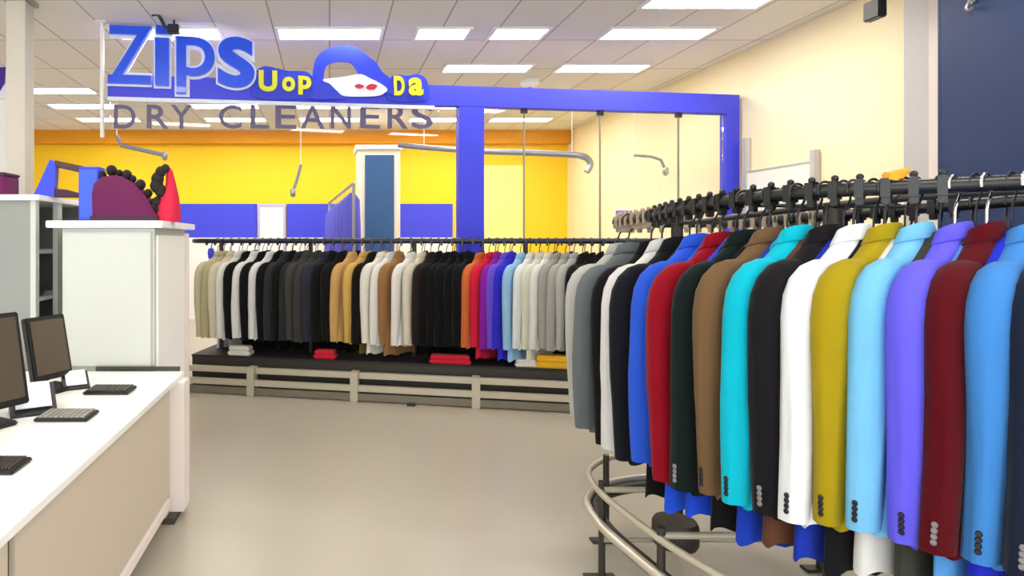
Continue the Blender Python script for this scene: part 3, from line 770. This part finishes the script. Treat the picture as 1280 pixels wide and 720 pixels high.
# find start of the rear side
best = min(range(400), key=lambda k: (f_(k*L_/400)[0]-Vector((2.27, 3.36, ZR))).length); s0 = best*L_/400
for i, (nm, c) in enumerate(rear_cols):
    p, t = f_(s0-i*.095)
    nb = rear_cols[i-1][0] if i else 'open floor'
    th = math.atan2(t.y, t.x)+PI/2
    nrm = math.degrees(th) % 360
    if nrm > 90 and nrm < 270: th += PI
    jacket(p, th, c, '%s long coat behind the near jackets, after %s' % (nm, nb) if i else nm+' long coat behind the near jackets, farthest of its row', 'long coats behind the near jackets', 1.0, .8, -1.34, kind='long coat', seed=i*3+2)
t = thing('rail_tag', 'orange tag lying on the near rail above the light blue jacket', 'tag', f_(0)[0])
pr = min((f_(k*L_/600)[0] for k in range(300)), key=lambda p: abs(412+F*p.x/p.y-1118)+(50 if p.y > 2.3 else 0))
t.location = pr; t.scale = (.75, 1, .75)
b = bmesh.new(); prism(b, [(-.035, .034), (.02, .036), (.05, .064), (.045, .082), (.0, .072), (-.03, .062)], -.015, .015); obj('tag', b, mat('orange_card', (240, 160, 20), .6), t)
b = bmesh.new(); tube(b, catmull([(0, 0, .06), (.03, 0, .03), (.03, 0, -.02), (.0, 0, -.05)], False, 3), .003, 6); obj('string', b, m_black, t)
t = thing('rail_end_cap', 'small violet cap clipped at the far end of the near rail', 'cap', (1.62, 3.52, zr(4)+.052))
b = bmesh.new(); tube(b, [(-.04, 0, 0), (.04, 0, 0)], .016, 12); obj('cap', b, mat('violet_cap', (112, 90, 214), .5), t, 40)
b = bmesh.new(); tube(b, [(0, -.015, 0), (0, -.03, 0)], .007, 8); obj('clip', b, m_dsteel, t, 40)

# ---- far rail
ZF = 1.64
far = [(249, 'beige', (214, 204, 168)), (257, 'stone', (196, 188, 150)), (266, 'pale cream', (228, 220, 190)), (276, 'white', (240, 238, 232)), (286, 'black', (18, 18, 20)), (296, 'white', (242, 242, 240)), (306, 'black', (18, 18, 20)), (316, 'white', (240, 240, 240)),
 (326, 'black', (14, 14, 16)), (335, 'charcoal', (52, 52, 54)), (344, 'black', (16, 16, 18)), (353, 'charcoal', (46, 46, 48)), (362, 'grey brown', (72, 68, 62)), (373, 'dark grey', (64, 64, 62)), (384, 'slate', (50, 52, 62)), (395, 'black', (16, 16, 18)), (406, 'black', (22, 18, 18)),
 (419, 'tan', (214, 170, 106)), (434, 'gold', (220, 178, 96)), (445, 'black', (22, 18, 14)), (456, 'ivory', (244, 240, 226)), (467, 'white', (240, 236, 228)), (479, 'brown', (160, 116, 72)), (494, 'white', (244, 240, 234)), (508, 'cream', (228, 218, 196)),
 (519, 'dark brown', (40, 30, 26)), (529, 'black', (14, 14, 16)), (539, 'black', (14, 14, 16)), (549, 'black', (16, 16, 18)), (559, 'black', (14, 14, 16)), (569, 'black', (16, 16, 16)),
 (581, 'orange', (222, 112, 58)), (593, 'crimson', (222, 30, 66)), (604, 'purple', (150, 30, 170)), (613, 'violet', (112, 84, 220)), (622, 'blue', (52, 48, 214)), (633, 'light blue', (160, 206, 244)), (645, 'white', (238, 240, 240)), (657, 'ivory', (226, 228, 206)),
 (668, 'white', (236, 236, 230)), (679, 'grey', (168, 166, 156)), (690, 'grey', (178, 176, 168)), (701, 'light grey', (190, 188, 184)), (712, 'black', (20, 20, 22)), (723, 'black', (18, 18, 20)), (734, 'black', (18, 18, 20)), (745, 'charcoal', (48, 48, 50)), (756, 'black', (18, 18, 20)), (768, 'grey', (90, 90, 92)), (780, 'black', (18, 18, 20))]
def farpt(px):
    u = (px-412)/F; Y = (7.1-.325)/(1+.218*u); return Vector((u*Y, Y, 0))
TH = rad(38); dv = Vector((.22*math.cos(TH), .22*math.sin(TH), 0))
runs = {}
NUM = ['first', 'second', 'third', 'fourth', 'fifth', 'sixth', 'seventh', 'eighth', 'ninth', 'tenth']
CNT = ['', 'one', 'two', 'three', 'four', 'five', 'six', 'seven', 'eight', 'nine', 'ten']
for i, (px, nm, c) in enumerate(far):
    p = farpt(px+1)+dv
    # describe a run of equal colours by what brackets it
    a = i
    while a > 0 and far[a-1][1] == nm: a -= 1
    z = i
    while z+1 < len(far) and far[z+1][1] == nm: z += 1
    L = far[a-1][1] if a else 'rail end'; R = far[z+1][1] if z+1 < len(far) else 'rail end'
    LL = far[a-2][1]+'-' if a > 1 else ''
    if z > a: d = 'far rail %s jacket, %s of %s between %s and %s' % (nm, NUM[i-a], CNT[z-a+1], L, R)
    else: d = 'far rail %s jacket between %s and %s' % (nm, L, R)
    key = (d, ); runs.setdefault(key, 0); runs[key] += 1
    if runs[key] > 1: d += ', %s such from the left' % NUM[runs[key]-1]
    g = 'jackets on the far rail'
    if z > a: g = 'far rail %s jackets between %s and %s' % (nm, L, R)
    jacket((p.x, p.y, ZF), TH+rad(random.uniform(-4, 4)), c, d, g, 1.0+random.uniform(-.012, .012), .70, -1.19 if nm in ('ivory', 'crimson', 'blue', 'light blue', 'brown') else -1.08, parts=2, seed=i*7+3)
A = farpt(236)+dv; B = farpt(800)+dv
dirv = (B-A).normalized(); nv = Vector((-dirv.y, dirv.x, 0)); OFF = .42
fc = thing('garment_conveyor', 'long straight clothes conveyor with tan slatted base across the middle of the shop', 'conveyor', (0, 0, 0))
P = [A, A.lerp(B, .25), A.lerp(B, .5), A.lerp(B, .75), B, B+dirv*.22+nv*.18, B+dirv*.22+nv*(OFF-.18), B+nv*OFF, (A.lerp(B, .5))+nv*OFF, A+nv*OFF, A-dirv*.22+nv*(OFF-.18), A-dirv*.22+nv*.18]
P = [Vector((p.x, p.y, ZF)) for p in P]
FLP = catmull(P, True, 6)
b = bmesh.new(); tube(b, FLP, .027, 8, True); obj('rail', b, mat('far_rail_navy', (16, 20, 48), .35), fc, 60)
f2, L2 = along(FLP)
for k in range(60):
    p, t = f2(k*.105)
    o = link('carrier', M_car2, m_rail, fc, p); o.rotation_euler = (0, 0, math.atan2(t.y, t.x)-PI/2); o.scale = (1.3, 1, 1.0)
def fl(s, off, z): p = A.lerp(B, s)+nv*off; return (p.x, p.y, z)
for s in (.02, .25, .5, .75, .98):
    b = bmesh.new(); tube(b, [fl(s, OFF/2, .01), fl(s, OFF/2, ZF)], .025, 8); obj('post', b, m_based, fc, 60)
    b = bmesh.new(); tube(b, [fl(s, .0, ZF), fl(s, OFF, ZF)], .012, 6); obj('cross_arm', b, m_based, fc, 60)
ang2 = math.atan2(dirv.y, dirv.x); LEN = (B-A).length
fb = bpy.data.objects.new
def lbox(name, m, x0, x1, y0, y1, z0, z1, parent=fc, bev=.003):
    b = box(bmesh.new(), x0, x1, y0, y1, z0, z1, bev)
    b.transform(Matrix.Translation(A) @ Matrix.Rotation(ang2, 4, 'Z')); return obj(name, b, m, parent)
lbox('base_rail', m_base, -.12, LEN, -.30, -.24, .225, .285)
lbox('base_rail', m_base, -.22, LEN, -.36, -.30, .105, .165)
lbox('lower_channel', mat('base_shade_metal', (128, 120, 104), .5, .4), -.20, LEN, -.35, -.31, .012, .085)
lbox('back_panel', m_based, -.1, LEN, -.17, -.15, .03, .364)  # dark sheet drawn for the shadow region behind the base rails
lbox('shelf', mat('shelf_black', (26, 20, 26), .6), -.1, LEN, -.19, OFF+.1, .365, .385)
for px in (305, 430, 577, 711):
    x = (farpt(px)+dv-A).dot(dirv)
    lbox('upright', m_base, x-.04, x+.04, -.372, -.235, .0, .30)
for x in (-.15, 2.3, 4.6):
    if x < LEN: lbox('foot', m_based, x, x+.08, -.42, -.02, 0, .02)
# items on the low shelf
def shelf_item(x, w_, y, d_, h_, m, label, name='folded_garment', cat='folded garment'):
    t = thing(name, label, cat, (A+dirv*x+nv*y)+Vector((0, 0, .385)), ang2, 'folded things on the low shelf')
    b = bmesh.new(); box(b, -w_/2, w_/2, -d_/2, d_/2, 0, h_*.5, .012); obj('folded_layer', b, m, t, 40)
    b = bmesh.new(); box(b, -w_/2+.01, w_/2-.015, -d_/2+.01, d_/2-.01, h_*.5, h_, .012); obj('folded_layer', b, m, t, 40)
def sx(px): return (farpt(px)+dv*0 - (A-dv)).dot(dirv)
m_red = cloth((222, 40, 60)); m_gold = cloth((244, 186, 40)); m_off = cloth((236, 232, 222))
shelf_item(sx(389), .24, -.09, .16, .09, m_red, 'red folded garment on the low shelf under the slate jackets')
shelf_item(sx(545), .42, -.09, .16, .085, m_red, 'wide red folded garment on the low shelf under the black jackets')
shelf_item(sx(678), .40, -.09, .18, .12, m_gold, 'golden yellow folded garment on the low shelf under the grey jackets')
shelf_item(sx(640), .22, -.09, .16, .07, m_off, 'off-white folded garment left of the golden yellow one')
shelf_item(sx(283), .26, -.09, .16, .10, m_off, 'off-white folded garment on the low shelf under the left white jackets')
# rear row of the far conveyor
RS = .955
rear2 = [('white', (236, 236, 232))]*2+[('black', (16, 16, 18))]*9+[('tan', (190, 150, 84))]*3+[('black', (16, 16, 18))]*6+[('rose', (226, 50, 84)), ('blue', (50, 50, 214)), ('sky blue', (90, 170, 226)), ('pale blue', (150, 200, 236))]+[('black', (16, 16, 18))]*5
for i, (nm, c) in enumerate(rear2):
    p = A+dirv*(.12+i*(LEN-.2)/len(rear2))+nv*OFF
    a = i
    while a > 0 and rear2[a-1][0] == nm: a -= 1
    z = i
    while z+1 < len(rear2) and rear2[z+1][0] == nm: z += 1
    L = rear2[a-1][0] if a else 'rail end'; R = rear2[z+1][0] if z+1 < len(rear2) else 'rail end'
    jacket((p.x, p.y, ZF), TH+.2, c, 'far back row %s coat%s' % (nm, (', %s of %s between %s and %s' % (NUM[i-a], CNT[z-a+1], L, R)) if z > a else ' between %s and %s' % (L, R)), 'far rail back row %s coats between %s and %s' % (nm, L, R), RS, .7, -1.34, kind='long coat', parts=2, seed=i*11+5)
# blue tag at the left end
t = thing('rail_tag', 'small blue tag hanging at the left end of the far rail', 'tag', (f2(0)[0]))
t.location = A+Vector((0.06, 0, ZF-.027))
b = bmesh.new(); tube(b, [(0, 0, 0), (0, -.05, -.06)], .006, 6); obj('string', b, m_black, t)
b = bmesh.new(); lathe(b, [(.001, .06), (.03, .05), (.04, 0), (.03, -.06), (.001, -.07)], 12, (0, -.06, -.11)); obj('tag', b, m_royal, t, 50)
